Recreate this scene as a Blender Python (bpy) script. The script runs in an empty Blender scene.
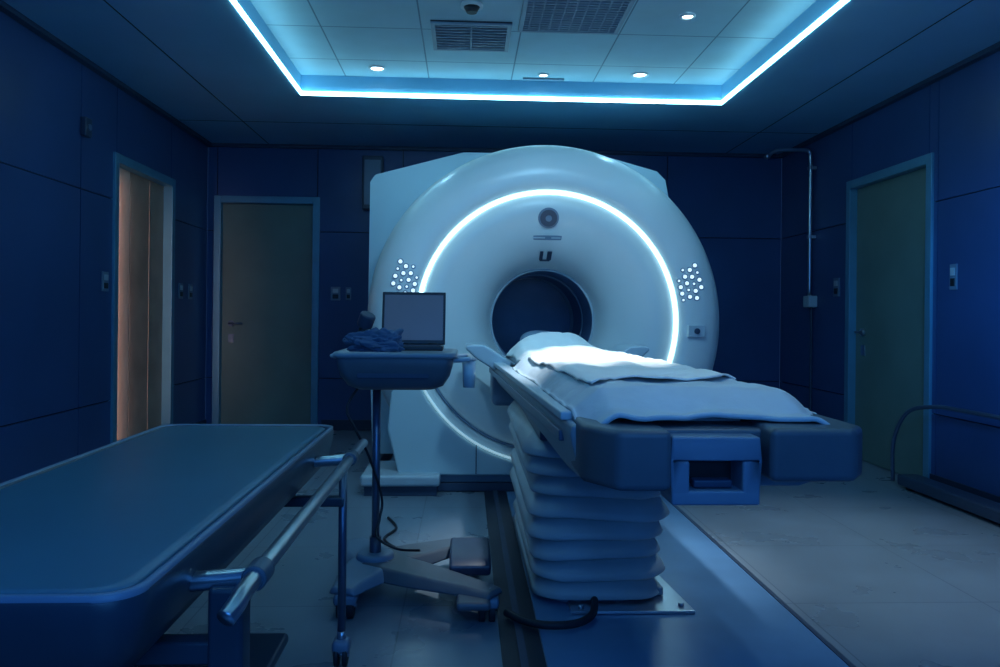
import bpy, bmesh, math, random
from mathutils import Vector, Matrix, noise
random.seed(4)
S=bpy.context.scene
C=bpy.context.collection

# ---------------------------------------------------------------- materials
def mat(name, col, rough=0.5, metal=0.0, var=0.0, vscale=6.0, emit=None, es=0.0, spec=0.5, trans=0.0, bump=0.0, bscale=40):
    m=bpy.data.materials.new(name); m.use_nodes=True
    nt=m.node_tree; b=nt.nodes['Principled BSDF']
    b.inputs['Base Color'].default_value=(*col,1)
    b.inputs['Roughness'].default_value=rough
    b.inputs['Metallic'].default_value=metal
    b.inputs['Specular IOR Level'].default_value=spec
    if trans: b.inputs['Transmission Weight'].default_value=trans
    if emit:
        b.inputs['Emission Color'].default_value=(*emit,1); b.inputs['Emission Strength'].default_value=es
    if var>0 or bump>0:
        tc=nt.nodes.new('ShaderNodeTexCoord'); n=nt.nodes.new('ShaderNodeTexNoise')
        n.inputs['Scale'].default_value=vscale; n.inputs['Detail'].default_value=4
        nt.links.new(tc.outputs['Object'],n.inputs['Vector'])
        if var>0:
            r=nt.nodes.new('ShaderNodeValToRGB')
            r.color_ramp.elements[0].color=(*[c*(1-var) for c in col],1); r.color_ramp.elements[0].position=.3
            r.color_ramp.elements[1].color=(*[min(1,c*(1+var)) for c in col],1); r.color_ramp.elements[1].position=.7
            nt.links.new(n.outputs['Fac'],r.inputs['Fac']); nt.links.new(r.outputs['Color'],b.inputs['Base Color'])
        if bump>0:
            n2=nt.nodes.new('ShaderNodeTexNoise'); n2.inputs['Scale'].default_value=bscale
            nt.links.new(tc.outputs['Object'],n2.inputs['Vector'])
            bp=nt.nodes.new('ShaderNodeBump'); bp.inputs['Strength'].default_value=bump; bp.inputs['Distance'].default_value=.01
            nt.links.new(n2.outputs['Fac'],bp.inputs['Height']); nt.links.new(bp.outputs['Normal'],b.inputs['Normal'])
    return m

def tile_mat(name, c1, c2, mortar, w, h, ms, rough, off=(0,0,0)):
    m=bpy.data.materials.new(name); m.use_nodes=True
    nt=m.node_tree; b=nt.nodes['Principled BSDF']
    tc=nt.nodes.new('ShaderNodeTexCoord'); mp=nt.nodes.new('ShaderNodeMapping')
    mp.inputs['Location'].default_value=off
    br=nt.nodes.new('ShaderNodeTexBrick'); br.offset=0; br.squash=1
    br.inputs['Scale'].default_value=1; br.inputs['Brick Width'].default_value=w
    br.inputs['Row Height'].default_value=h; br.inputs['Mortar Size'].default_value=ms
    br.inputs['Mortar Smooth'].default_value=.1
    br.inputs['Color1'].default_value=(*c1,1); br.inputs['Color2'].default_value=(*c2,1); br.inputs['Mortar'].default_value=(*mortar,1)
    nt.links.new(tc.outputs['Object'],mp.inputs['Vector']); nt.links.new(mp.outputs['Vector'],br.inputs['Vector'])
    n=nt.nodes.new('ShaderNodeTexNoise'); n.inputs['Scale'].default_value=3; n.inputs['Detail'].default_value=5
    nt.links.new(tc.outputs['Object'],n.inputs['Vector'])
    mx=nt.nodes.new('ShaderNodeMix'); mx.data_type='RGBA'; mx.blend_type='MULTIPLY'; mx.inputs[0].default_value=.35
    nt.links.new(br.outputs['Color'],mx.inputs[6]); nt.links.new(n.outputs['Fac'],mx.inputs[7])
    nt.links.new(mx.outputs[2],b.inputs['Base Color'])
    mr=nt.nodes.new('ShaderNodeMapRange'); mr.inputs[3].default_value=rough*.8; mr.inputs[4].default_value=rough*1.25
    nt.links.new(n.outputs['Fac'],mr.inputs[0]); nt.links.new(mr.outputs[0],b.inputs['Roughness'])
    return m

M_wall=mat('wall_panel_navy',(.034,.080,.22),.32,var=.12,vscale=1.5)
M_back=mat('wall_joint_dark',(.004,.008,.02),.8)
M_ceil=mat('ceiling_paint',(.19,.46,.68),.5,var=.05,vscale=2)
M_ctile=tile_mat('ceiling_tile',(.34,.55,.68),(.32,.53,.66),(.10,.20,.30),.6,.6,.005,.6,(.28,.1,0))
M_floor=tile_mat('floor_tile',(.24,.31,.38),(.22,.29,.36),(.13,.18,.23),.75,.75,.003,.28,(.22,.05,0))
M_strip=mat('floor_vinyl_blue',(.11,.24,.42),.28,var=.12,vscale=3)
M_chan=mat('floor_channel_dark',(.012,.02,.035),.35)
M_shell=mat('gantry_shell',(.66,.74,.76),.32,var=.03,vscale=2)
M_shell2=mat('gantry_back_shell',(.50,.66,.72),.35,var=.03,vscale=2)
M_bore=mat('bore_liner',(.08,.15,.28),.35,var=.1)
M_led=mat('led_cyan',(.8,1,1),.5,emit=(.36,.86,1.0),es=12)
M_led2=mat('led_ring_lit',(.8,1,1),.5,emit=(.55,.93,1.0),es=4.5)
M_ledoff=mat('trim_ring_glow',(.75,.85,.9),.3,emit=(.5,.85,1),es=.45)
M_dots=mat('button_backlight',(.8,.9,1),.5,emit=(.75,.95,1),es=.9)
M_dl=mat('downlight_lens',(.9,1,1),.5,emit=(.7,.95,1),es=14)
M_black=mat('black_plastic',(.012,.016,.025),.4,var=.2)
M_dark=mat('dark_blue_plastic',(.035,.06,.11),.38,var=.12)
M_end=mat('table_end_plastic',(.085,.115,.15),.42,var=.1)
M_gray=mat('gray_blue_plastic',(.16,.24,.34),.38,var=.06)
M_body=mat('table_body_plastic',(.22,.30,.37),.4,var=.05)
M_lgray=mat('light_plastic',(.45,.55,.62),.35,var=.05)
M_bel=mat('bellows_rubber',(.44,.52,.57),.5,var=.08,vscale=5,bump=.1,bscale=18)
M_metal=mat('brushed_metal',(.45,.52,.6),.28,metal=.95,var=.06)
M_pole=mat('steel_blued',(.12,.17,.26),.35,metal=.7,var=.06)
M_white=mat('white_sheet',(.90,.91,.90),.85,var=.02,bump=.15,bscale=25)
M_blanket=mat('pale_blue_blanket',(.56,.64,.70),.85,var=.05,bump=.2,bscale=30)
M_matt=mat('mattress_vinyl',(.16,.26,.38),.5,var=.08)
M_door=mat('door_laminate_graygreen',(.13,.20,.185),.5,var=.08,vscale=3)
M_doorw=mat('door_wood_warm',(.42,.28,.21),.5,var=.15,vscale=4)
M_doorw2=mat('door_wood_pale',(.62,.46,.37),.5,var=.08,vscale=4)
M_frame=mat('door_frame_steel',(.12,.32,.46),.35,metal=.3,var=.05)
M_gurney=mat('gurney_vinyl_pad',(.065,.19,.27),.36,var=.06,vscale=2)
M_gshell=mat('gurney_shell',(.025,.05,.08),.35,var=.1)
M_cloth=mat('blue_cloth',(.07,.13,.23),.8,var=.2,vscale=10)
M_clear=mat('frosted_cup',(.55,.68,.75),.25,var=.03)
M_red=mat('red_indicator',(.6,.05,.1),.4,emit=(1,.1,.2),es=.8)
M_screen=mat('laptop_screen_idle',(.05,.07,.10),.3,var=.05,emit=(.25,.45,.8),es=.06)
M_rub=mat('rubber',(.015,.02,.03),.6,var=.2)

# ---------------------------------------------------------------- helpers
def empty(name, loc=(0,0,0)):
    o=bpy.data.objects.new(name,None); o.location=loc; o.empty_display_size=.1; C.objects.link(o); return o
def fin(bm,name,m,parent=None,smooth=False,bevel=0,seg=2,mods=()):
    bmesh.ops.recalc_face_normals(bm,faces=bm.faces)
    me=bpy.data.meshes.new(name); bm.to_mesh(me); bm.free()
    for mm in (m if isinstance(m,(list,tuple)) else [m]): me.materials.append(mm)
    o=bpy.data.objects.new(name,me); C.objects.link(o)
    if smooth:
        for p in me.polygons: p.use_smooth=True
    if bevel>0:
        b=o.modifiers.new('bevel','BEVEL'); b.width=bevel; b.segments=seg; b.limit_method='ANGLE'; b.angle_limit=math.radians(35)
        for p in me.polygons: p.use_smooth=True
        w=o.modifiers.new('wn','WEIGHTED_NORMAL')
    if parent: o.parent=parent
    return o
def addbox(bm,x0,x1,y0,y1,z0,z1,mi=0):
    vs=[bm.verts.new((x,y,z)) for x in (x0,x1) for y in (y0,y1) for z in (z0,z1)]
    for f in ((0,1,3,2),(4,6,7,5),(0,4,5,1),(2,3,7,6),(0,2,6,4),(1,5,7,3)):
        ff=bm.faces.new([vs[i] for i in f]); ff.material_index=mi
def box(name,x0,x1,y0,y1,z0,z1,m,parent=None,bevel=0.0,seg=2):
    bm=bmesh.new(); addbox(bm,x0,x1,y0,y1,z0,z1); return fin(bm,name,m,parent,bevel=bevel,seg=seg)
def cyl(name,p0,p1,r,m,parent=None,r2=None,n=28,bevel=0):
    p0=Vector(p0);p1=Vector(p1);d=p1-p0
    bm=bmesh.new(); bmesh.ops.create_cone(bm,cap_ends=True,segments=n,radius1=r,radius2=r if r2 is None else r2,depth=d.length)
    q=Vector((0,0,1)).rotation_difference(d.normalized()).to_matrix().to_4x4()
    bmesh.ops.transform(bm,matrix=Matrix.Translation((p0+p1)/2)@q,verts=bm.verts)
    o=fin(bm,name,m,parent,bevel=bevel)
    if not bevel:
        for p in o.data.polygons:
            if len(p.vertices)==4: p.use_smooth=True
    return o
def tube(name,pts,r,m,parent=None,smooth=True,cyc=False):
    """swept tube mesh along (optionally smoothed) points"""
    P=[Vector(p) for p in pts]
    if smooth:
        Q=[];n=len(P)
        for i in range(n-1):
            a=P[max(i-1,0)];b=P[i];c=P[i+1];d=P[min(i+2,n-1)]
            for k in range(8):
                t=k/8
                Q.append(.5*((2*b)+(c-a)*t+(2*a-5*b+4*c-d)*t*t+(3*b-a-3*c+d)*t**3))
        Q.append(P[-1]); P=Q
    bm=bmesh.new(); rings=[]; up=Vector((.13,.21,.97)).normalized(); N=12
    for i,p in enumerate(P):
        t=(P[min(i+1,len(P)-1)]-P[max(i-1,0)]).normalized()
        s=t.cross(up)
        if s.length<.15: s=t.cross(Vector((1,0,0)))
        if rings:
            s=prev-t*prev.dot(t)
        s.normalize(); prev=s; w=t.cross(s)
        rings.append([bm.verts.new(p+(s*math.cos(2*math.pi*k/N)+w*math.sin(2*math.pi*k/N))*r) for k in range(N)])
    for a,b in zip(rings,rings[1:]):
        for k in range(N): bm.faces.new((a[k],a[(k+1)%N],b[(k+1)%N],b[k]))
    bm.faces.new(rings[0]); bm.faces.new(rings[-1][::-1])
    return fin(bm,name,m,parent,smooth=True)
def prism(name,poly,axis,a,b,m,parent=None,bevel=0,seg=2):
    """extrude 2d poly; axis 'y': poly is (x,z); axis 'x': (y,z); axis 'z': (x,y)"""
    def P(u,v,w): return {'y':(u,w,v),'x':(w,u,v),'z':(u,v,w)}[axis]
    bm=bmesh.new(); A=[bm.verts.new(P(u,v,a)) for u,v in poly]; B=[bm.verts.new(P(u,v,b)) for u,v in poly]
    n=len(poly); bm.faces.new(A); bm.faces.new(B[::-1])
    for i in range(n): bm.faces.new((A[i],A[(i+1)%n],B[(i+1)%n],B[i]))
    return fin(bm,name,m,parent,bevel=bevel,seg=seg)
def loft(name,rings,m,parent=None,smooth=True,caps=True,bevel=0):
    bm=bmesh.new(); R=[[bm.verts.new(p) for p in r] for r in rings]; n=len(R[0])
    for a,b in zip(R,R[1:]):
        for k in range(n): bm.faces.new((a[k],a[(k+1)%n],b[(k+1)%n],b[k]))
    if caps: bm.faces.new(R[0]); bm.faces.new(R[-1][::-1])
    return fin(bm,name,m,parent,smooth=smooth,bevel=bevel)
def rrect(cx,cy,hx,hy,r,n=6):
    pts=[]
    for sx,sy,a0 in ((1,1,0),(-1,1,90),(-1,-1,180),(1,-1,270)):
        for k in range(n+1):
            a=math.radians(a0+90*k/n)
            pts.append((cx+sx*(hx-r)+r*math.cos(a),cy+sy*(hy-r)+r*math.sin(a)))
    return pts

# ---------------------------------------------------------------- room
XL,XR,YB,YF,ZC,ZT=-2.42,3.05,7.4,-1.6,2.68,2.82
DH=2.14
rows=[0,.49,1.87,ZC]
def wall(name,kind,cols,doors):
    bm=bmesh.new()
    for a,b in zip(cols,cols[1:]):
        isd=(a,b) in doors
        rr=[(DH,ZC)] if isd else list(zip(rows,rows[1:]))
        for z0,z1 in rr:
            g=.004
            if kind=='L': addbox(bm,XL-.02,XL,a+g,b-g,z0+g,z1-g,0)
            if kind=='R': addbox(bm,XR,XR+.02,a+g,b-g,z0+g,z1-g,0)
            if kind=='B': addbox(bm,a+g,b-g,YB,YB+.02,z0+g,z1-g,0)
            if kind=='F': addbox(bm,a+g,b-g,YF-.02,YF,z0+g,z1-g,0)
        z0,z1=(DH,ZC) if isd else (0,ZC)
        if kind=='L': addbox(bm,XL-.14,XL-.014,a,b,z0,z1,1)
        if kind=='R': addbox(bm,XR+.014,XR+.14,a,b,z0,z1,1)
        if kind=='B': addbox(bm,a,b,YB+.014,YB+.14,z0,z1,1)
        if kind=='F': addbox(bm,a,b,YF-.14,YF-.014,z0,z1,1)
    return fin(bm,name,[M_wall,M_back])
wall('wall_left','L',[YF,-.6,.8,2.2,3.6,5.0,5.5,6.5,YB],[(5.5,6.5)])
wall('wall_right','R',[YF,-.7,.7,2.1,3.5,4.9,5.0,6.03,YB],[(5.0,6.03)])
wall('wall_back','B',[XL,-2.33,-1.40,-.6,.65,1.93,XR],[(-2.33,-1.40)])
wall('wall_front','F',[XL,-1.0,.4,1.8,XR],[])

bm=bmesh.new()
addbox(bm,XL-.15,XR+.15,YF-.15,YB+.15,-.1,0)
fin(bm,'floor',M_floor)
e=empty('floor_track')
box('vinyl_strip',.27,1.22,YF+.01,4.83,.0005,.006,M_strip,e)
box('track_channel',.13,.265,YF+.01,4.83,.0005,.010,M_chan,e)
box('track_rail',.185,.21,YF+.01,4.83,.010,.014,M_dark,e)
box('strip_edge',1.222,1.24,YF+.01,4.83,.0005,.008,M_pole,e)

TX0,TX1,TY0,TY1=-1.20,1.88,1.2,5.67
bm=bmesh.new()
T=.2
addbox(bm,XL-.15,TX0,YF-.15,YB+.15,ZC,ZC+T)
addbox(bm,TX1,XR+.15,YF-.15,YB+.15,ZC,ZC+T)
addbox(bm,TX0,TX1,TY1,YB+.15,ZC,ZC+T)
addbox(bm,TX0,TX1,YF-.15,TY0,ZC,ZC+T)
addbox(bm,TX0,TX1,TY0,TY1,ZT,ZC+T,1)
fin(bm,'ceiling',[M_ceil,M_ctile])
e=empty('trim_ceiling')
for i,(x0,x1,y0,y1) in enumerate(((XL,XL+.05,YF,YB),(XR-.05,XR,YF,YB),(XL,XR,YB-.05,YB))):
    box('cornice_%d'%i,x0+.001,x1-.001,y0+.001,y1-.001,ZC-.03,ZC-.001,M_dark,e)
for i,(x0,x1,y0,y1) in enumerate(((-1.85,-1.842,YF,YB-.06),(2.48,2.488,YF,YB-.06),(XL+.06,XR-.06,6.5,6.508))):
    box('joint_%d'%i,x0,x1,y0,y1,ZC-.002,ZC-.0005,M_back,e)
bm=bmesh.new(); w=.012; z0,z1=ZC-.007,ZC+.020
addbox(bm,TX0,TX0+w,TY0,TY1,z0,z1); addbox(bm,TX1-w,TX1,TY0,TY1,z0,z1)
addbox(bm,TX0+w,TX1-w,TY1-w,TY1,z0,z1); addbox(bm,TX0+w,TX1-w,TY0,TY0+w,z0,z1)
fin(bm,'led_cove_strip',M_led)

bs=mat('skirting_dark',(.02,.035,.07),.4,var=.1)
for nm,bxs in (('baseboard_left',[(XL,XL+.012,YF,5.44),(XL,XL+.012,6.56,YB)]),('baseboard_right',[(XR-.012,XR,YF,4.94),(XR-.012,XR,6.09,YB)]),('baseboard_back',[(-1.34,XR-.012,YB-.012,YB)])):
    bm=bmesh.new()
    for b in bxs: addbox(bm,*b,0.001,.10)
    fin(bm,nm,bs)

# doors
def frame(e,kind,a,b):
    t=.055
    for i,(p,q,z0,z1) in enumerate(((a-t,a+.01,0.001,DH+t),(b-.01,b+t,0.001,DH+t),(a+.01,b-.01,DH-.01,DH+t))):
        if kind=='L': box('jamb_%d'%i,XL-.13,XL+.018,p,q,z0,z1,M_frame,e,bevel=.004)
        if kind=='R': box('jamb_%d'%i,XR-.018,XR+.13,p,q,z0,z1,M_frame,e,bevel=.004)
        if kind=='B': box('jamb_%d'%i,p,q,YB-.018,YB+.13,z0,z1,M_frame,e,bevel=.004)
e=empty('door_1'); frame(e,'L',5.5,6.5)
box('leaf',XL-.10,XL-.055,5.86,6.49,.005,DH-.01,M_doorw,e,bevel=.003)
box('side_panel',XL-.085,XL-.055,5.51,5.85,.005,DH-.01,M_doorw2,e,bevel=.003)
box('edge_strip',XL-.056,XL-.052,6.2,6.215,.01,DH-.02,M_doorw,e)
e=empty('door_2'); frame(e,'B',-2.33+.03,-1.40-.03)
box('leaf',-2.29,-1.44,YB+.04,YB+.085,.005,DH-.01,M_door,e,bevel=.003)
cyl('handle_rose',(-2.20,YB+.04,1.0),(-2.20,YB+.02,1.0),.028,M_pole,e)
cyl('handle_stem',(-2.20,YB+.03,1.0),(-2.20,YB-.02,1.0),.009,M_pole,e)
cyl('handle_lever',(-2.21,YB-.02,1.0),(-2.08,YB-.02,1.0),.009,M_pole,e)
box('lock_plate',-2.225,-2.175,YB+.032,YB+.04,.82,.90,M_pole,e)
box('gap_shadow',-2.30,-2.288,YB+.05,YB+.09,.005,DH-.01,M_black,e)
e=empty('door_3'); frame(e,'R',5.0,6.03)
box('leaf',XR+.04,XR+.085,5.01,6.02,.005,DH-.01,M_door,e,bevel=.003)
cyl('handle_rose',(XR+.04,5.90,1.0),(XR+.02,5.90,1.0),.028,M_metal,e)
cyl('handle_stem',(XR+.03,5.90,1.0),(XR-.02,5.90,1.0),.009,M_metal,e)
cyl('handle_lever',(XR-.02,5.91,1.0),(XR-.02,5.78,1.0),.009,M_metal,e)
box('lock_plate',XR+.032,XR+.04,5.875,5.925,.82,.90,M_metal,e)

# switches
def switch(kind,a,z,w=.09,h=.13):
    e=empty('light_switch')
    def bx(n,a0,a1,d0,d1,z0,z1,m):
        if kind=='L': box(n,XL+d0,XL+d1,a0,a1,z0,z1,m,e,bevel=.003)
        if kind=='R': box(n,XR-d1,XR-d0,a0,a1,z0,z1,m,e,bevel=.003)
        if kind=='B': box(n,a0,a1,YB-d1,YB-d0,z0,z1,m,e,bevel=.003)
    bx('plate',a-w/2,a+w/2,.001,.012,z-h/2,z+h/2,M_gray)
    bx('rocker_1',a-w*.3,a+w*.3,.012,.018,z+.008,z+h*.36,M_lgray)
    bx('rocker_2',a-w*.3,a+w*.3,.012,.018,z-h*.36,z-.008,M_black)
switch('L',5.33,1.30); switch('L',6.72,1.28); switch('L',6.95,1.28)
switch('B',-1.22,1.29); switch('B',-1.10,1.29,.05,.12)
switch('R',6.25,1.36,.1,.15); switch('R',4.72,1.37,.07,.16)
e=empty('wall_speaker')
box('body',-.97,-.78,YB-.10,YB-.001,2.08,2.58,M_dark,e,bevel=.01)
box('grille',-.95,-.80,YB-.106,YB-.10,2.12,2.54,M_gray,e,bevel=.003)
e=empty('motion_sensor')
box('body',XL+.001,XL+.04,4.98,5.06,2.20,2.32,M_dark,e,bevel=.008)
cyl('lens',(XL+.04,5.02,2.26),(XL+.048,5.02,2.26),.02,M_gray,e)

e=empty('gas_supply_pipe')
tube('pipe',[(2.62,6.66,2.50),(2.70,6.66,2.56),(2.95,6.66,2.57),(2.99,6.66,2.55),(3.0,6.66,2.48),(3.0,6.66,2.0),(3.0,6.66,1.30)],.016,M_metal,e)
cyl('nozzle',(2.60,6.66,2.52),(2.63,6.66,2.50),.026,M_metal,e)
box('outlet_box',2.97,3.048,6.60,6.72,1.20,1.30,M_lgray,e,bevel=.008)
for i,z in enumerate((2.4,1.8)): box('clip_%d'%i,2.98,3.048,6.64,6.68,z,z+.03,M_metal,e,bevel=.003)
tube('conduit',[(3.02,6.66,1.2),(3.02,6.66,.8),(3.02,6.66,.12)],.010,M_dark,e)

e=empty('wall_guard_rail')
tube('hoop',[(2.86,5.06,.03),(2.84,5.02,.3),(2.86,4.9,.50),(2.90,4.7,.56),(2.92,4.4,.57),(2.93,3.2,.57)],.013,M_pole,e)
box('foot_beam',2.84,2.98,3.0,4.98,.02,.09,M_dark,e,bevel=.012)
cyl('leg_2',(2.93,3.3,.09),(2.93,3.3,.56),.010,M_pole,e)
for i,y in enumerate((3.1,4.9)): cyl('pad_%d'%i,(2.89,y,0.0),(2.89,y,.022),.03,M_rub,e)

# ---------------------------------------------------------------- ceiling fixtures
def grille(name,x0,x1,y0,y1,n,mul=7):
    e=empty(name); z=ZT
    box('plate',x0,x1,y0,y1,z-.008,z-.0005,M_black,e)
    t=.025
    for i,(a,b,c,d) in enumerate(((x0,x1,y0,y0+t),(x0,x1,y1-t,y1),(x0,x0+t,y0+t,y1-t),(x1-t,x1,y0+t,y1-t))):
        box('rim_%d'%i,a,b,c,d,z-.02,z-.007,M_gray,e,bevel=.003)
    bm=bmesh.new()
    for k in range(n):
        y=y0+t+(y1-y0-2*t)*(k+.5)/n
        addbox(bm,x0+t,x1-t,y-.006,y+.006,z-.018,z-.009)
    for k in range(1,mul+1):
        x=x0+(x1-x0)*k/(mul+1)
        addbox(bm,x-.004,x+.004,y0+t,y1-t,z-.016,z-.010)
    fin(bm,'blades',M_gray,e)
grille('ceiling_air_diffuser',-.22,.26,4.55,5.02,9,1)
grille('ceiling_vent',.30,.90,4.05,4.66,16,9)
e=empty('smoke_detector')
cyl('base',(.02,4.30,ZT),(.02,4.30,ZT-.02),.062,M_lgray,e)
cyl('dome',(.02,4.30,ZT-.02),(.02,4.30,ZT-.05),.045,M_black,e,r2=.028)
def downlight(x,y,r=.04,lit=True):
    e=empty('ceiling_downlight')
    bm=bmesh.new()
    rs=[(r*1.5,ZT-.001),(r*1.5,ZT-.010),(r*1.08,ZT-.012),(r*1.0,ZT-.004)]
    N=32;R=[[bm.verts.new((x+a*math.cos(2*math.pi*k/N),y+a*math.sin(2*math.pi*k/N),z)) for k in range(N)] for a,z in rs]
    for a,b in zip(R,R[1:]):
        for k in range(N): bm.faces.new((a[k],a[(k+1)%N],b[(k+1)%N],b[k]))
    fin(bm,'trim_ring',M_lgray,e,smooth=True)
    cyl('lens',(x,y,ZT-.001),(x,y,ZT-.005),r,M_dl if lit else M_gray,e)
downlight(-.63,5.46,.042); downlight(.54,5.52,.028); downlight(1.22,5.46,.042); downlight(1.25,4.38,.03)
downlight(-.66,3.4); downlight(1.27,3.2); downlight(.55,3.1)
box('ceiling_access_slot',.40,.70,5.60,5.63,ZT-.012,ZT-.001,M_gray,bevel=.003)

# ---------------------------------------------------------------- MRI scanner
G=empty('mri_scanner')
GX,GZ=.520,1.065
prof=[(.335,6.1),(.335,5.32),(.345,5.24),(.375,5.14),(.42,5.05),(.49,4.97),(.58,4.915),(.68,4.88),(.795,4.86),(.802,4.873),(.822,4.873),(.829,4.85),(.87,4.832),(.93,4.828),(1.0,4.845),(1.055,4.875),(1.11,4.93),(1.14,5.01),(1.155,5.10),(1.155,5.62)]
def lathe(name,prof,m,parent,N=160,a0=0,a1=360,matfn=None,floorclip=False):
    bm=bmesh.new(); full=abs(a1-a0)>=360
    R=[]
    for r,y in prof:
        row=[]
        for k in range(N if full else N+1):
            a=math.radians(a0+(a1-a0)*k/N)
            z=GZ+r*math.sin(a)
            if floorclip: z=max(z,.03)
            row.append(bm.verts.new((GX+r*math.cos(a),y,z)))
        R.append(row)
    n=N
    for i,(a,b) in enumerate(zip(R,R[1:])):
        for k in range(n):
            f=bm.faces.new((a[k],a[(k+1)%len(a)],b[(k+1)%len(b)],b[k]))
            if matfn: f.material_index=matfn(i)
    return fin(bm,name,m,parent,smooth=True)
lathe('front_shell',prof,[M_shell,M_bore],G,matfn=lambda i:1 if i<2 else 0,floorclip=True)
lathe('led_ring',[(.8030,4.872),(.8040,4.852),(.8200,4.852),(.8210,4.872)],M_led2,G,a0=-28,a1=192,N=120)
lathe('led_ring_lower',[(.804,4.872),(.806,4.860),(.818,4.860),(.820,4.872)],M_gray,G,a0=193,a1=331,N=80)
lathe('lower_trim_ring',[(.868,4.80),(.870,4.787),(.882,4.787),(.884,4.80)],M_ledoff,G,a0=206,a1=334,N=80)
lathe('bore_trim',[(.352,5.215),(.345,5.205),(.338,5.215)],M_lgray,G)
lathe('bore_rib',[(.334,5.6),(.325,5.605),(.325,5.625),(.334,5.63)],M_gray,G)
bp=[(-.64,.12),(-.68,1.2),(-.675,2.03),(-.64,2.08),(-.02,2.25),(.95,2.25),(1.36,2.14),(1.42,2.08),(1.6,1.2),(1.58,.12)]
def arch(poly,hole,y0,y1,name,m):
    bm=bmesh.new(); N=96
    def outer(a):
        d=Vector((math.cos(a),math.sin(a))); best=9
        for (x0,z0),(x1,z1) in zip(poly,poly[1:]+poly[:1]):
            p=Vector((x0-GX,z0-GZ)); q=Vector((x1-GX,z1-GZ)); e=q-p
            den=d.x*e.y-d.y*e.x
            if abs(den)<1e-9: continue
            t=(p.x*e.y-p.y*e.x)/den; u=(p.x*d.y-p.y*d.x)/den
            if t>0 and -1e-6<=u<=1+1e-6: best=min(best,t)
        return best
    angs=sorted([2*math.pi*k/N for k in range(N)]+[math.atan2(z-GZ,x-GX)%(2*math.pi) for x,z in poly])
    n=len(angs); L=[[],[],[],[]]
    for a in angs:
        c,s=math.cos(a),math.sin(a); R=outer(a)
        for i,(r,y) in enumerate(((hole,y0),(R,y0),(R,y1),(hole,y1))): L[i].append(bm.verts.new((GX+r*c,y,GZ+r*s)))
    for i in range(4):
        a=L[i];b=L[(i+1)%4]
        for k in range(n): bm.faces.new((a[k],a[(k+1)%n],b[(k+1)%n],b[k]))
    bmesh.ops.remove_doubles(bm,verts=bm.verts,dist=.0005)
    return fin(bm,name,m,G,bevel=.03,seg=4)
arch(bp,.336,5.5,6.3,'rear_housing',M_shell2)
box('bore_end_cover',.1,.95,6.29,6.31,.6,1.5,M_bore,G)
arc=[(GX+.89*math.cos(math.radians(a)),GZ+.89*math.sin(math.radians(a))) for a in range(207,334,6)]
lp=[(-.40,.11),(-.47,.40),(-.45,.62),(-.38,.70)]+arc+[(2*GX+.38,.70),(2*GX+.45,.62),(2*GX+.47,.40),(2*GX+.40,.11)]
prism('lower_front_cover',lp,'y',4.80,5.45,M_shell2,G,bevel=.015,seg=3)
box('panel_seam',.075,.081,4.796,4.80,.12,.30,M_dark,G)
box('panel_seam_b',.96,.966,4.796,4.80,.12,.30,M_dark,G)
box('plinth',-.60,1.62,4.84,6.2,.001,.06,M_dark,G,bevel=.01)
box('foot_step',-.62,-.14,4.70,5.2,.061,.13,M_lgray,G,bevel=.02,seg=3)
box('foot_step_base',-.60,-.16,4.73,5.2,.001,.062,M_dark,G)
box('plinth_cover',-.5,1.54,4.84,6.15,.06,.112,M_gray,G,bevel=.01)
def face_y(r):
    for (r0,y0),(r1,y1) in zip(prof[2:],prof[3:]):
        if r0<=r<=r1: return y0+(y1-y0)*(r-r0)/(r1-r0)
    return 4.86
def on_face(bm_fn,name,m,dx,dz,bev=.002):
    r=math.hypot(dx,dz); e=.02; sl=(face_y(r+e)-face_y(r-e))/(2*e)
    rad=Vector((dx/r,0,dz/r)); n=Vector((0,-1,0))+rad*sl; n.normalize()
    zz=n; xx=Vector((1,0,0))-zz*zz.x; xx.normalize(); yy=zz.cross(xx)
    Mx=Matrix((xx,yy,zz)).transposed().to_4x4(); Mx.translation=Vector((GX+dx,face_y(r),GZ+dz))
    bm=bmesh.new(); bm_fn(bm); bmesh.ops.transform(bm,matrix=Mx,verts=bm.verts)
    return fin(bm,name,m,G,bevel=bev)
def disc(r,h,ox=0,oz=0):
    def f(bm): bmesh.ops.create_cone(bm,cap_ends=True,segments=32,radius1=r,radius2=r,depth=h,matrix=Matrix.Translation((ox,oz,h/2)))
    return f
def plate(w,h,t,ox=0,oz=0):
    def f(bm): addbox(bm,ox-w/2,ox+w/2,oz-h/2,oz+h/2,-.002,t)
    return f
on_face(disc(.066,.012),'camera_bezel',M_gray,0,.655)
on_face(disc(.054,.020),'camera_glass',M_dark,0,.655)
on_face(disc(.020,.024),'camera_pupil',M_gray,0,.655)
on_face(plate(.24,.032,.004),'label_strip',M_gray,0,.535)
on_face(plate(.08,.010,.006,-.055),'label_text_a',M_lgray,0,.535)
on_face(plate(.06,.010,.006,.055),'label_text_b',M_lgray,0,.535)
def logo(bm):
    addbox(bm,-.040,-.018,-.03,.060,0,.006); addbox(bm,.008,.038,-.03,.060,0,.006); addbox(bm,-.035,.03,-.042,-.028,0,.006)
on_face(logo,'emblem',M_dark,0,.42)
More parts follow.
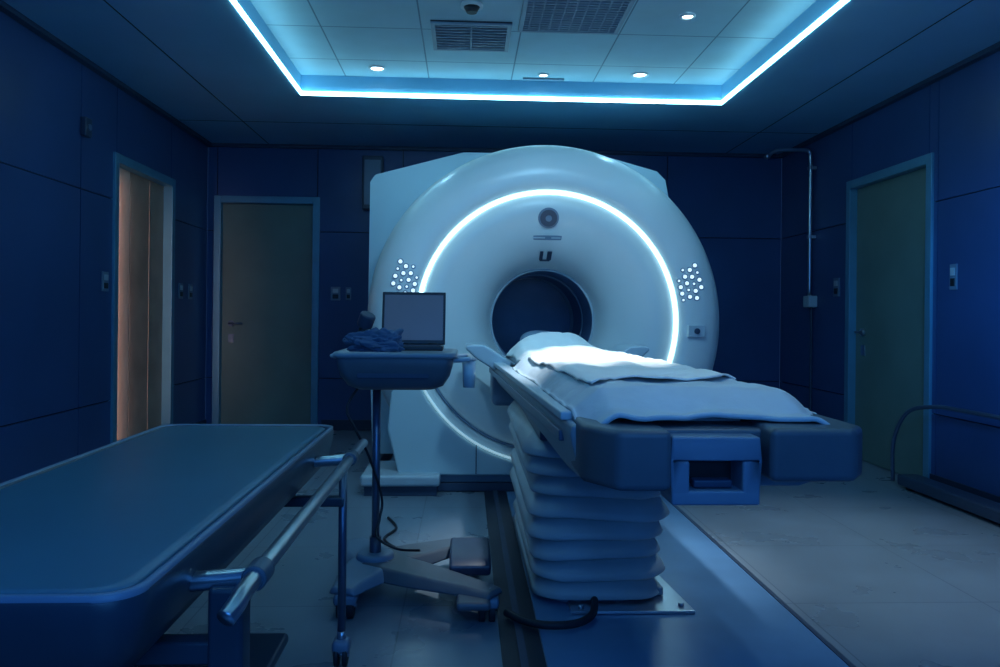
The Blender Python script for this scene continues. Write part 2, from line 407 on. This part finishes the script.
for sgn,tag in ((-1,'left'),(1,'right')):
    pts=[]
    for j in range(5):
        for i in range(4):
            if (i,j) in ((3,0),(0,4)): continue
            rad=.862+.043*i; a=math.radians(9.6+2.75*j+(.9 if i%2 else 0))
            pts.append((rad,a,.012 if (i*2+j)%3 else .007))
    for kind,mm,hh,extra in (('control_bezels_',M_gray,.004,.007),('control_buttons_',M_dots,.009,0)):
        bm=bmesh.new()
        for rad,a,rr in pts:
            p=Vector((GX+sgn*rad*math.cos(a),face_y(rad)-.001,GZ+rad*math.sin(a)))
            bmesh.ops.create_cone(bm,cap_ends=True,segments=16,radius1=rr+extra,radius2=rr+extra,depth=hh*2,matrix=Matrix.Translation(p)@Matrix.Rotation(math.radians(90),4,'X'))
        fin(bm,kind+tag,mm,G)
on_face(disc(.035,.02),'emergency_stop_base',M_gray,.87,-.30)
on_face(disc(.022,.035),'emergency_stop',M_red,.87,-.30)
on_face(plate(.11,.07,.02),'side_connector',M_lgray,.93,-.05)
on_face(disc(.018,.032),'connector_port',M_dark,.93,-.05)

# ---------------------------------------------------------------- patient table
Tt=empty('patient_table')
def cxh(y):
    t=(4.75-y)/(4.75-1.9)
    return .52+.105*t, .36-.02*t
rings=[]
for y,zb,zt in ((4.78,.70,.80),(4.3,.69,.81),(3.4,.69,.815),(2.7,.67,.82),(2.2,.655,.82),(2.0,.66,.82)):
    cx,h=cxh(y)
    pr=[(cx-h,zt),(cx-h-.005,zt-.03),(cx-h+.02,zb+.02),(cx-h+.08,zb),(cx+h-.08,zb),(cx+h-.02,zb+.02),(cx+h+.005,zt-.03),(cx+h,zt)]
    rings.append([(x,y,z) for x,z in pr])
loft('undercarriage',rings,M_body,Tt,smooth=False,bevel=.01)
for s,tag in ((-1,'left'),(1,'right')):
    R=[]
    for y in (4.76,4.0,3.2,2.4,2.10):
        cx,h=cxh(y); c=cx+s*(h-.015)
        zt=.822 if y<4.4 else .812
        R.append([(c-.03,y,zt-.005),(c+.03,y,zt-.005),(c+.03,y,zt+.02),(c-.03,y,zt+.02)])
    loft('side_rail_'+tag,R,M_lgray,Tt,smooth=False,bevel=.006)
    R=[]
    for y in (4.70,4.0,3.2,2.4,2.14):
        cx,h=cxh(y); c=cx+s*(h+.004)
        R.append([(c-.008,y,.755),(c+.008,y,.755),(c+.008,y,.785),(c-.008,y,.785)])
    loft('accessory_rail_'+tag,R,M_pole,Tt,smooth=False,bevel=.003)
R=[]
for y in (4.80,3.4,2.02):
    cx,h=cxh(y); w=.25
    pr=[(cx-w,.865),(cx-w-.01,.84),(cx-w+.04,.822),(cx+w-.04,.822),(cx+w+.01,.84),(cx+w,.865)]
    R.append([(x,y,z) for x,z in pr])
loft('cradle',R,M_lgray,Tt,smooth=False,bevel=.005)
def endblock(name,x0,x1,z0,z1,y0=1.80,y1=2.12,ch=.05,side=-1):
    if side<0: poly=[(x0,y1),(x0,y0+ch*1.6),(x0+ch,y0),(x1,y0),(x1,y1)]
    else: poly=[(x0,y1),(x0,y0),(x1-ch,y0),(x1,y0+ch*1.3),(x1,y1)]
    prism(name,poly,'z',z0,z1,M_end,Tt,bevel=.018,seg=3)
endblock('end_block_left',.290,.49,.69,.834,ch=.07)
endblock('end_block_right',.725,.980,.712,.840,side=1)
box('end_bridge',.47,.75,1.87,2.12,.77,.829,M_end,Tt,bevel=.01)
bm=bmesh.new()
addbox(bm,.492,.705,1.815,1.93,.760,.818); addbox(bm,.492,.535,1.815,1.93,.68,.76); addbox(bm,.662,.705,1.815,1.93,.68,.76); addbox(bm,.492,.705,1.815,1.93,.655,.69)
bmesh.ops.remove_doubles(bm,verts=bm.verts,dist=.0001)
fin(bm,'end_handle_frame',M_gray,Tt,bevel=.006)
box('handle_recess',.53,.67,1.90,1.96,.665,.775,M_black,Tt)
box('handle_latch',.55,.645,1.835,1.87,.692,.712,M_dark,Tt,bevel=.005)
wl=[(.00,.915),(.02,.935),(.11,.935),(.27,.835),(.25,.80),(.17,.79),(.06,.86)]
prism('dock_wing_left',[(x+.0,z) for x,z in wl],'y',4.35,4.74,M_lgray,Tt,bevel=.012,seg=3)
prism('dock_wing_right',[(2*.525-x,z) for x,z in wl],'y',4.35,4.74,M_lgray,Tt,bevel=.012,seg=3)
box('dock_bridge',.16,.88,4.45,4.795,.58,.79,M_gray,Tt,bevel=.03,seg=3)
box('pedestal_head',.27,.78,2.75,4.25,.655,.70,M_dark,Tt,bevel=.01)
nf=8; zb,zt=.035,.67; rings=[]
pl=[(0,-.020),(.06,.020),(.14,.044),(.28,.050),(.5,.040),(.75,.016),(.92,-.008),(1.0,-.020)]
for k in range(nf):
    for t,off in pl[:-1] if k<nf-1 else pl:
        f=(k+t)/nf; z=zb+(zt-zb)*f-.026*max(0,off)/.05
        base=.202+.035*f+.008*math.sin(k*2.1)
        ring=[]
        for (x,y) in rrect(.520+.008*math.sin(k*1.7),3.56,base+off,.60+.045*f+off,.12,8):
            wv=.008*noise.noise(Vector((x*5,y*3,k*3.3)))
            ring.append((x+wv,y+wv,max(.03,z+.022*noise.noise(Vector((x*3,y*2,k*1.9))))))
        rings.append(ring)
loft('bellows',rings,M_bel,Tt)
prism('pedestal_foot',rrect(.52,3.56,.20,.62,.11),'z',.007,.05,M_gray,Tt,bevel=.006)
prism('base_plate',[(.40,2.83),(.86,2.83),(.80,3.5),(.40,3.5)],'z',.0065,.020,M_metal,Tt,bevel=.003)
prism('base_cover_plate',[(.66,2.98),(.78,2.98),(.76,3.4),(.66,3.4)],'z',.02,.055,M_body,Tt,bevel=.008)
box('base_bracket',.74,.80,3.25,3.45,.022,.09,M_metal,Tt,bevel=.006)
for i,(x,y) in enumerate(((.82,2.88),(.80,3.4),(.44,2.86))): cyl('bolt_%d'%i,(x,y,.015),(x,y,.032),.010,M_metal,Tt)
tube('base_cable',[(.16,2.80,.03),(.22,2.72,.03),(.30,2.68,.030),(.40,2.70,.028),(.47,2.78,.030),(.50,2.92,.032)],.014,M_rub,Tt)

# bedding -----------------------------------------------------------
def cloth(name,y0,y1,hwf,zfun,m,thick,nx=80,ny=170,parent=None,amp=.008,seed=0,edgewave=.03,xo=0):
    bm=bmesh.new(); V=[]
    for j in range(ny+1):
        v=j/ny; row=[]
        for i in range(nx+1):
            u=-1+2*i/nx
            yy0=y0+edgewave*noise.noise(Vector((u*1.5,seed,1))); yy1=y1+edgewave*noise.noise(Vector((u*1.3,seed,7)))
            y=yy0+(yy1-yy0)*v
            cx,_=cxh(y); hw=hwf(y)*(1+.05*noise.noise(Vector((y*2.2,seed+(3 if u>0 else 9),0))))
            x=cx+xo+u*hw
            z=zfun(u,x,y)
            n=noise.noise(Vector((x*9+seed,y*3.2,0)))*amp+abs(noise.noise(Vector((x*5-y*4,y*5+x*3,seed))))*amp*1.6+noise.noise(Vector((x*22,y*14,seed)))*amp*.3
            row.append(bm.verts.new((x,y,z+n)))
        V.append(row)
    for j in range(ny):
        for i in range(nx): bm.faces.new((V[j][i],V[j][i+1],V[j+1][i+1],V[j+1][i]))
    o=fin(bm,name,m,parent,smooth=True)
    s=o.modifiers.new('s','SOLIDIFY'); s.thickness=thick; s.offset=1
    return o
R=[]
for y,zt_ in ((4.72,.885),(4.0,.888),(3.0,.885),(2.1,.88),(2.06,.87)):
    cx,h=cxh(y); w=.235
    R.append([(x,y,z) for x,z in ((cx-w,.866),(cx-w,zt_-.012),(cx-w+.02,zt_),(cx+w-.02,zt_),(cx+w,zt_-.012),(cx+w,.866))])
loft('mattress',R,M_matt,Tt,smooth=False,bevel=.004)
def zbl(u,x,y):
    a=abs(u); z=.893
    if a>.74: z-= .060*min(1,(a-.74)/.22)**1.3
    if y<2.10: z-=.05*min(1,(2.10-y)/.12)
    return z
cloth('blanket',1.90,3.75,lambda y:.325,zbl,M_blanket,.012,amp=.010,seed=2.3,edgewave=.05)
def zsh(u,x,y):
    a=abs(u)
    z=.912
    if a>.82: z-=.05*((a-.82)/.18)**1.5*(1 if y>3.6 else .25)
    cx,_=cxh(y)
    z+=.085*math.exp(-((y-4.42)/.17)**2)*max(0,1-(abs(x-cx+.03)/.24)**2.2)
    z+=.02*math.exp(-((y-3.9)/.35)**2)*max(0,1-(abs(x-cx)/.22)**2)
    if y>4.6: z-=.04*min(1,(y-4.6)/.1)
    return z
cloth('white_bed_sheet',2.32,4.68,lambda y:.270-.02*max(0,(3.2-y)),zsh,M_white,.006,amp=.011,seed=5.1,edgewave=.22)
bm=bmesh.new(); bmesh.ops.create_uvsphere(bm,u_segments=32,v_segments=18,radius=1)
for v in bm.verts:
    x,y,z=v.co; v.co=Vector((.46+math.copysign(abs(x)**.8,x)*.12,4.79+math.copysign(abs(y)**.8,y)*.085,.945+math.copysign(abs(z)**.9,z)*.065))
fin(bm,'head_pillow',M_gray,smooth=True)

# ---------------------------------------------------------------- instrument cart
K=empty('medical_cart')
px,py=-.345,3.10; ox=.03
cyl('pole',(px,py,.10),(px,py,.84),.016,M_pole,K)
cyl('pole_sleeve',(px,py,.10),(px,py,.22),.023,M_dark,K)
rings=[]
for z,g,r in ((.815,-.07,.05),(.83,-.035,.05),(.87,-.010,.04),(.905,0,.035),(.935,.004,.035),(.94,.0,.03)):
    rings.append([(x,y,z) for x,y in rrect(-.29+ox,3.10,.215+g,.20+g*.7,r)])
loft('tray_body',rings,M_end,K)
rings=[]
for z,g in ((.935,.0),(.940,.012),(.952,.014),(.958,.008),(.958,-.005),(.944,-.012)):
    rings.append([(x,y,z) for x,y in rrect(-.29+ox,3.10,.218+g,.203+g,.04)])
loft('tray_rim',rings,M_body,K)
box('drawer_front',-.40,-.13,2.905,2.915,.86,.90,M_dark,K,bevel=.004)
tube('side_handle',[(-.07,2.98,.925),(0.0,2.97,.93),(.02,3.0,.932),(.02,3.2,.932),(0.0,3.23,.93),(-.07,3.22,.925)],.010,M_lgray,K)
tube('side_handle_left',[(-.46,2.98,.935),(-.50,2.98,.94),(-.505,3.02,.94),(-.505,3.18,.94),(-.50,3.22,.94),(-.46,3.22,.935)],.008,M_lgray,K)
cyl('cup',(.018,3.02,.82),(.018,3.02,.925),.022,M_clear,K,r2=.027)
cyl('cup_lid',(.018,3.02,.925),(.018,3.02,.934),.029,M_lgray,K)
def castor(x,y,i,z=.0,par=K,s=.036,k=1.0):
    cyl('castor_wheel_a%d'%i,(x-.020*k,y,s),(x-.006,y,s),s,M_rub,par,bevel=.004)
    cyl('castor_wheel_b%d'%i,(x+.006,y,s),(x+.020*k,y,s),s,M_rub,par,bevel=.004)
    cyl('castor_axle%d'%i,(x-.026*k,y,s),(x+.026*k,y,s),.008,M_metal,par)
    box('castor_fork%d'%i,x-.028*k,x+.028*k,y-.030*k,y+.03*k,s+.008,s+.050,M_gray,par,bevel=.014)
    cyl('castor_stem%d'%i,(x,y,s+.04),(x,y,s+.075),.014,M_metal,par)
cast=[(-.42,2.84),(.09,2.80),(.04,3.42),(-.46,3.40)]
for i,(cx_,cy_) in enumerate(cast):
    castor(cx_,cy_,i,s=.045,k=1.5)
    d=Vector((cx_-px,cy_-py)); d.normalize(); n=Vector((-d.y,d.x))
    a=Vector((px,py)); b=Vector((cx_,cy_))+d*.04
    R=[]
    for t,w,z0,z1 in ((0,.125,.088,.140),(.4,.11,.09,.134),(.8,.07,.09,.126),(1,.055,.09,.118)):
        p=a.lerp(b,t)
        R.append([(p.x+n.x*w,p.y+n.y*w,z0),(p.x-n.x*w,p.y-n.y*w,z0),(p.x-n.x*w*.7,p.y-n.y*w*.7,z1),(p.x+n.x*w*.7,p.y+n.y*w*.7,z1)])
    loft('base_arm%d'%i,R,M_gray if i in(0,3) else M_end,K,smooth=False,bevel=.012)
cyl('base_hub',(px,py,.085),(px,py,.160),.075,M_gray,K,bevel=.015)
box('brake_pedal',-.02,.10,2.70,2.80,.07,.10,M_end,K,bevel=.012,seg=3)
prism('counterweight_box',[(2.98,.10),(2.96,.14),(3.02,.175),(3.22,.18),(3.30,.14),(3.30,.10)],'x',-.05,.11,M_dark,K,bevel=.012,seg=3)
tube('cart_cable',[(-.40,3.05,.83),(-.45,3.02,.74),(-.42,3.02,.66),(-.37,3.05,.55),(-.32,3.08,.38),(-.325,3.06,.30),(-.33,3.02,.24),(-.25,3.0,.20),(-.17,3.08,.17)],.005,M_black,K)

Lp=empty('laptop',(0,0,0))
box('laptop_base',-.335,-.085,3.06,3.20,.958,.976,M_black,Lp,bevel=.004)
box('keyboard',-.325,-.095,3.07,3.16,.976,.979,M_dark,Lp,bevel=.001)
prism('laptop_lid',[(3.185,.98),(3.195,.976),(3.242,1.19),(3.232,1.194)],'x',-.34,-.08,M_black,Lp,bevel=.003)
prism('laptop_display',[(3.1860,.996),(3.189,.996),(3.231,1.180),(3.2280,1.181)],'x',-.330,-.090,M_screen,Lp)
for i,x in enumerate((-.29,-.13)): cyl('hinge_%d'%i,(x-.02,3.19,.98),(x+.02,3.19,.98),.007,M_black,Lp)

bm=bmesh.new(); bmesh.ops.create_icosphere(bm,subdivisions=6,radius=1)
for v in bm.verts:
    p=v.co.copy(); n=1+.5*noise.noise(p*1.6)+.5*abs(noise.noise(p*3.3))+.10*noise.noise(p*8)
    p=p*n; v.co=Vector((-.325+p.x*.095,2.965+p.y*.045,max(.9585,.985+p.z*.048)))
fin(bm,'crumpled_blue_gloves',M_cloth,smooth=True)
e=empty('handheld_probe')
cyl('grip',(-.43,3.13,.965),(-.40,3.15,1.06),.018,M_black,e,bevel=.004)
cyl('head',(-.405,3.15,1.05),(-.385,3.13,1.10),.032,M_dark,e,bevel=.008)
tube('lead',[(-.43,3.13,.968),(-.45,3.12,.965),(-.455,3.18,.972),(-.42,3.24,.97)],.006,M_black,e)
tube('floor_power_cable',[(-.40,4.2,.008),(-.34,4.0,.008),(-.38,3.8,.008),(-.28,3.62,.008),(-.16,3.58,.008),(-.08,3.7,.008),(.03,3.78,.008)],.007,M_black)

# ---------------------------------------------------------------- gurney
U=empty('patient_gurney')
gx0,gx1,gy0,gy1=-1.06,-.455,1.10,2.80
cx=(gx0+gx1)/2; cy=(gy0+gy1)/2; hx=(gx1-gx0)/2; hy=(gy1-gy0)/2
rings=[]
for z,g,r in ((.55,-.07,.05),(.57,-.035,.06),(.61,-.012,.06),(.66,-.002,.06),(.692,.0,.06),(.700,-.004,.06),(.703,-.012,.055),(.700,-.018,.055),(.690,-.022,.05)):
    rings.append([(x,y,z) for x,y in rrect(cx,cy,hx+g,hy+g,r,8)])
loft('shell',rings,M_gshell,U)
rings=[]
for z,g,r in ((.680,-.026,.05),(.698,-.026,.05),(.702,-.031,.05),(.703,-.045,.045)):
    rings.append([(x,y,z) for x,y in rrect(cx,cy,hx+g,hy+g,r,8)])
loft('mattress_pad',rings,M_gurney,U)
rings=[]
for z,g in ((.695,-.002),(.704,-.002),(.706,-.007),(.704,-.014),(.695,-.017)):
    rings.append([(x,y,z) for x,y in rrect(cx,cy,hx+g,hy+g,.055,8)])
loft('rim_bumper',rings,M_gray,U,caps=False)
rx=-.352
tube('push_rail',[(rx-.0,2.76,.645),(rx,2.66,.65),(rx,2.0,.65),(rx,1.5,.65),(rx,1.28,.65),(rx,1.24,.645),(rx-.01,1.21,.63)],.0155,M_metal,U)
for i,y in enumerate((1.36,2.45)):
    tube('rail_bracket_%d'%i,[(gx1-.03,y,.635),(gx1+.03,y,.64),(rx-.02,y,.645),(rx,y,.65)],.017,M_metal,U)
    cyl('rail_clamp_%d'%i,(rx,y-.03,.65),(rx,y+.03,.65),.022,M_end,U,bevel=.004)
box('leg_front_right',-.43,-.37,1.33,1.39,.11,.635,M_gshell,U,bevel=.01)
cyl('leg_rear_right',(-.375,2.45,.11),(-.375,2.45,.64),.013,M_pole,U)
box('leg_front_left',-1.02,-.96,1.33,1.39,.11,.57,M_gshell,U,bevel=.01)
cyl('leg_rear_left',(-.98,2.45,.11),(-.98,2.45,.57),.013,M_pole,U)
box('lower_shelf',-1.0,-.46,1.3,2.1,.22,.25,M_gshell,U,bevel=.01)
box('leg_cross_front',-1.0,-.38,1.34,1.38,.50,.54,M_gshell,U,bevel=.006)
box('leg_cross_rear',-1.0,-.37,2.43,2.47,.50,.53,M_gshell,U,bevel=.006)
for i,(x,y) in enumerate(((-.393,1.36),(-.375,2.45),(-.99,1.36),(-.98,2.45))): castor(x,y,i,par=U)

# ---------------------------------------------------------------- lights
def spot(name,loc,tgt,energy,col,ang,blend=.6,rad=.05):
    l=bpy.data.lights.new(name,'SPOT'); l.energy=energy; l.color=col; l.spot_size=math.radians(ang); l.spot_blend=blend; l.shadow_soft_size=rad
    o=bpy.data.objects.new(name,l); C.objects.link(o); o.location=loc
    o.rotation_euler=(Vector(tgt)-Vector(loc)).to_track_quat('-Z','Y').to_euler(); return o
def area(name,loc,tgt,energy,col,sx,sy,spread=180):
    l=bpy.data.lights.new(name,'AREA'); l.energy=energy; l.color=col; l.shape='RECTANGLE'; l.size=sx; l.size_y=sy; l.spread=math.radians(spread)
    o=bpy.data.objects.new(name,l); C.objects.link(o); o.location=loc
    o.rotation_euler=(Vector(tgt)-Vector(loc)).to_track_quat('-Z','Y').to_euler(); return o
BL=(.06,.33,1.0); CY=(.32,.70,1.0); NW=(.84,.94,1.0)
area('fill_blue_overhead',(.3,-.5,2.6),(.3,.4,0),34,BL,2.0,1.2)  # added blue fill behind the camera, not a known ceiling fixture
area('fill_blue_front',(.3,-1.4,1.5),(.3,4,2.3),22,BL,2.6,.6)  # added frontal blue fill, imitates bounce on ceiling and walls
spot('downlight_gantry',(.52,3.1,2.78),(.5,4.8,1.2),70,CY,95,.9,.08)
spot('downlight_sheet',(.62,3.3,2.76),(.55,3.42,.9),250,NW,42,.95,.05)
spot('downlight_foot',(1.0,2.2,2.76),(.66,2.35,.9),24,(.6,.85,1),40,.9,.05)
spot('downlight_left',(-.66,3.4,2.78),(-.5,4.4,0),30,CY,90,.9,.05)
spot('downlight_right',(1.75,3.3,2.64),(1.85,3.45,0),120,(.72,.9,1),62,1,.06)
spot('downlight_a',(-.63,5.38,2.79),(-.63,5.38,0),12,CY,110,.8,.03)
spot('downlight_b',(1.22,5.38,2.79),(1.22,5.38,0),12,CY,110,.8,.03)
spot('fill_blue_right_wall',(1.6,2.1,1.6),(3.05,3.75,1.3),170,(.04,.36,1),50,1,.15)  # added mid-room spot with no fixture, makes the blue glow on the right wall
area('door_glow',(XL-.028,5.53,1.1),(XL-.07,5.68,1.1),1.5,(1,.66,.54),.03,1.9,70)

w=bpy.data.worlds.new('w'); S.world=w; w.use_nodes=True
w.node_tree.nodes['Background'].inputs[0].default_value=(.02,.06,.2,1); w.node_tree.nodes['Background'].inputs[1].default_value=.3

# ---------------------------------------------------------------- camera
cd=bpy.data.cameras.new('camera'); cd.lens=28; cd.sensor_width=36; cd.clip_start=.02
cam=bpy.data.objects.new('camera',cd); C.objects.link(cam)
cd.shift_y=-.018
cam.matrix_world=Matrix.Translation((0,0,1.1))@Matrix.Rotation(math.radians(-2.58),4,'Z')@Matrix.Rotation(math.radians(90),4,'X')@Matrix.Rotation(math.radians(.6),4,'Z')
S.camera=cam
S.view_settings.view_transform='Standard'
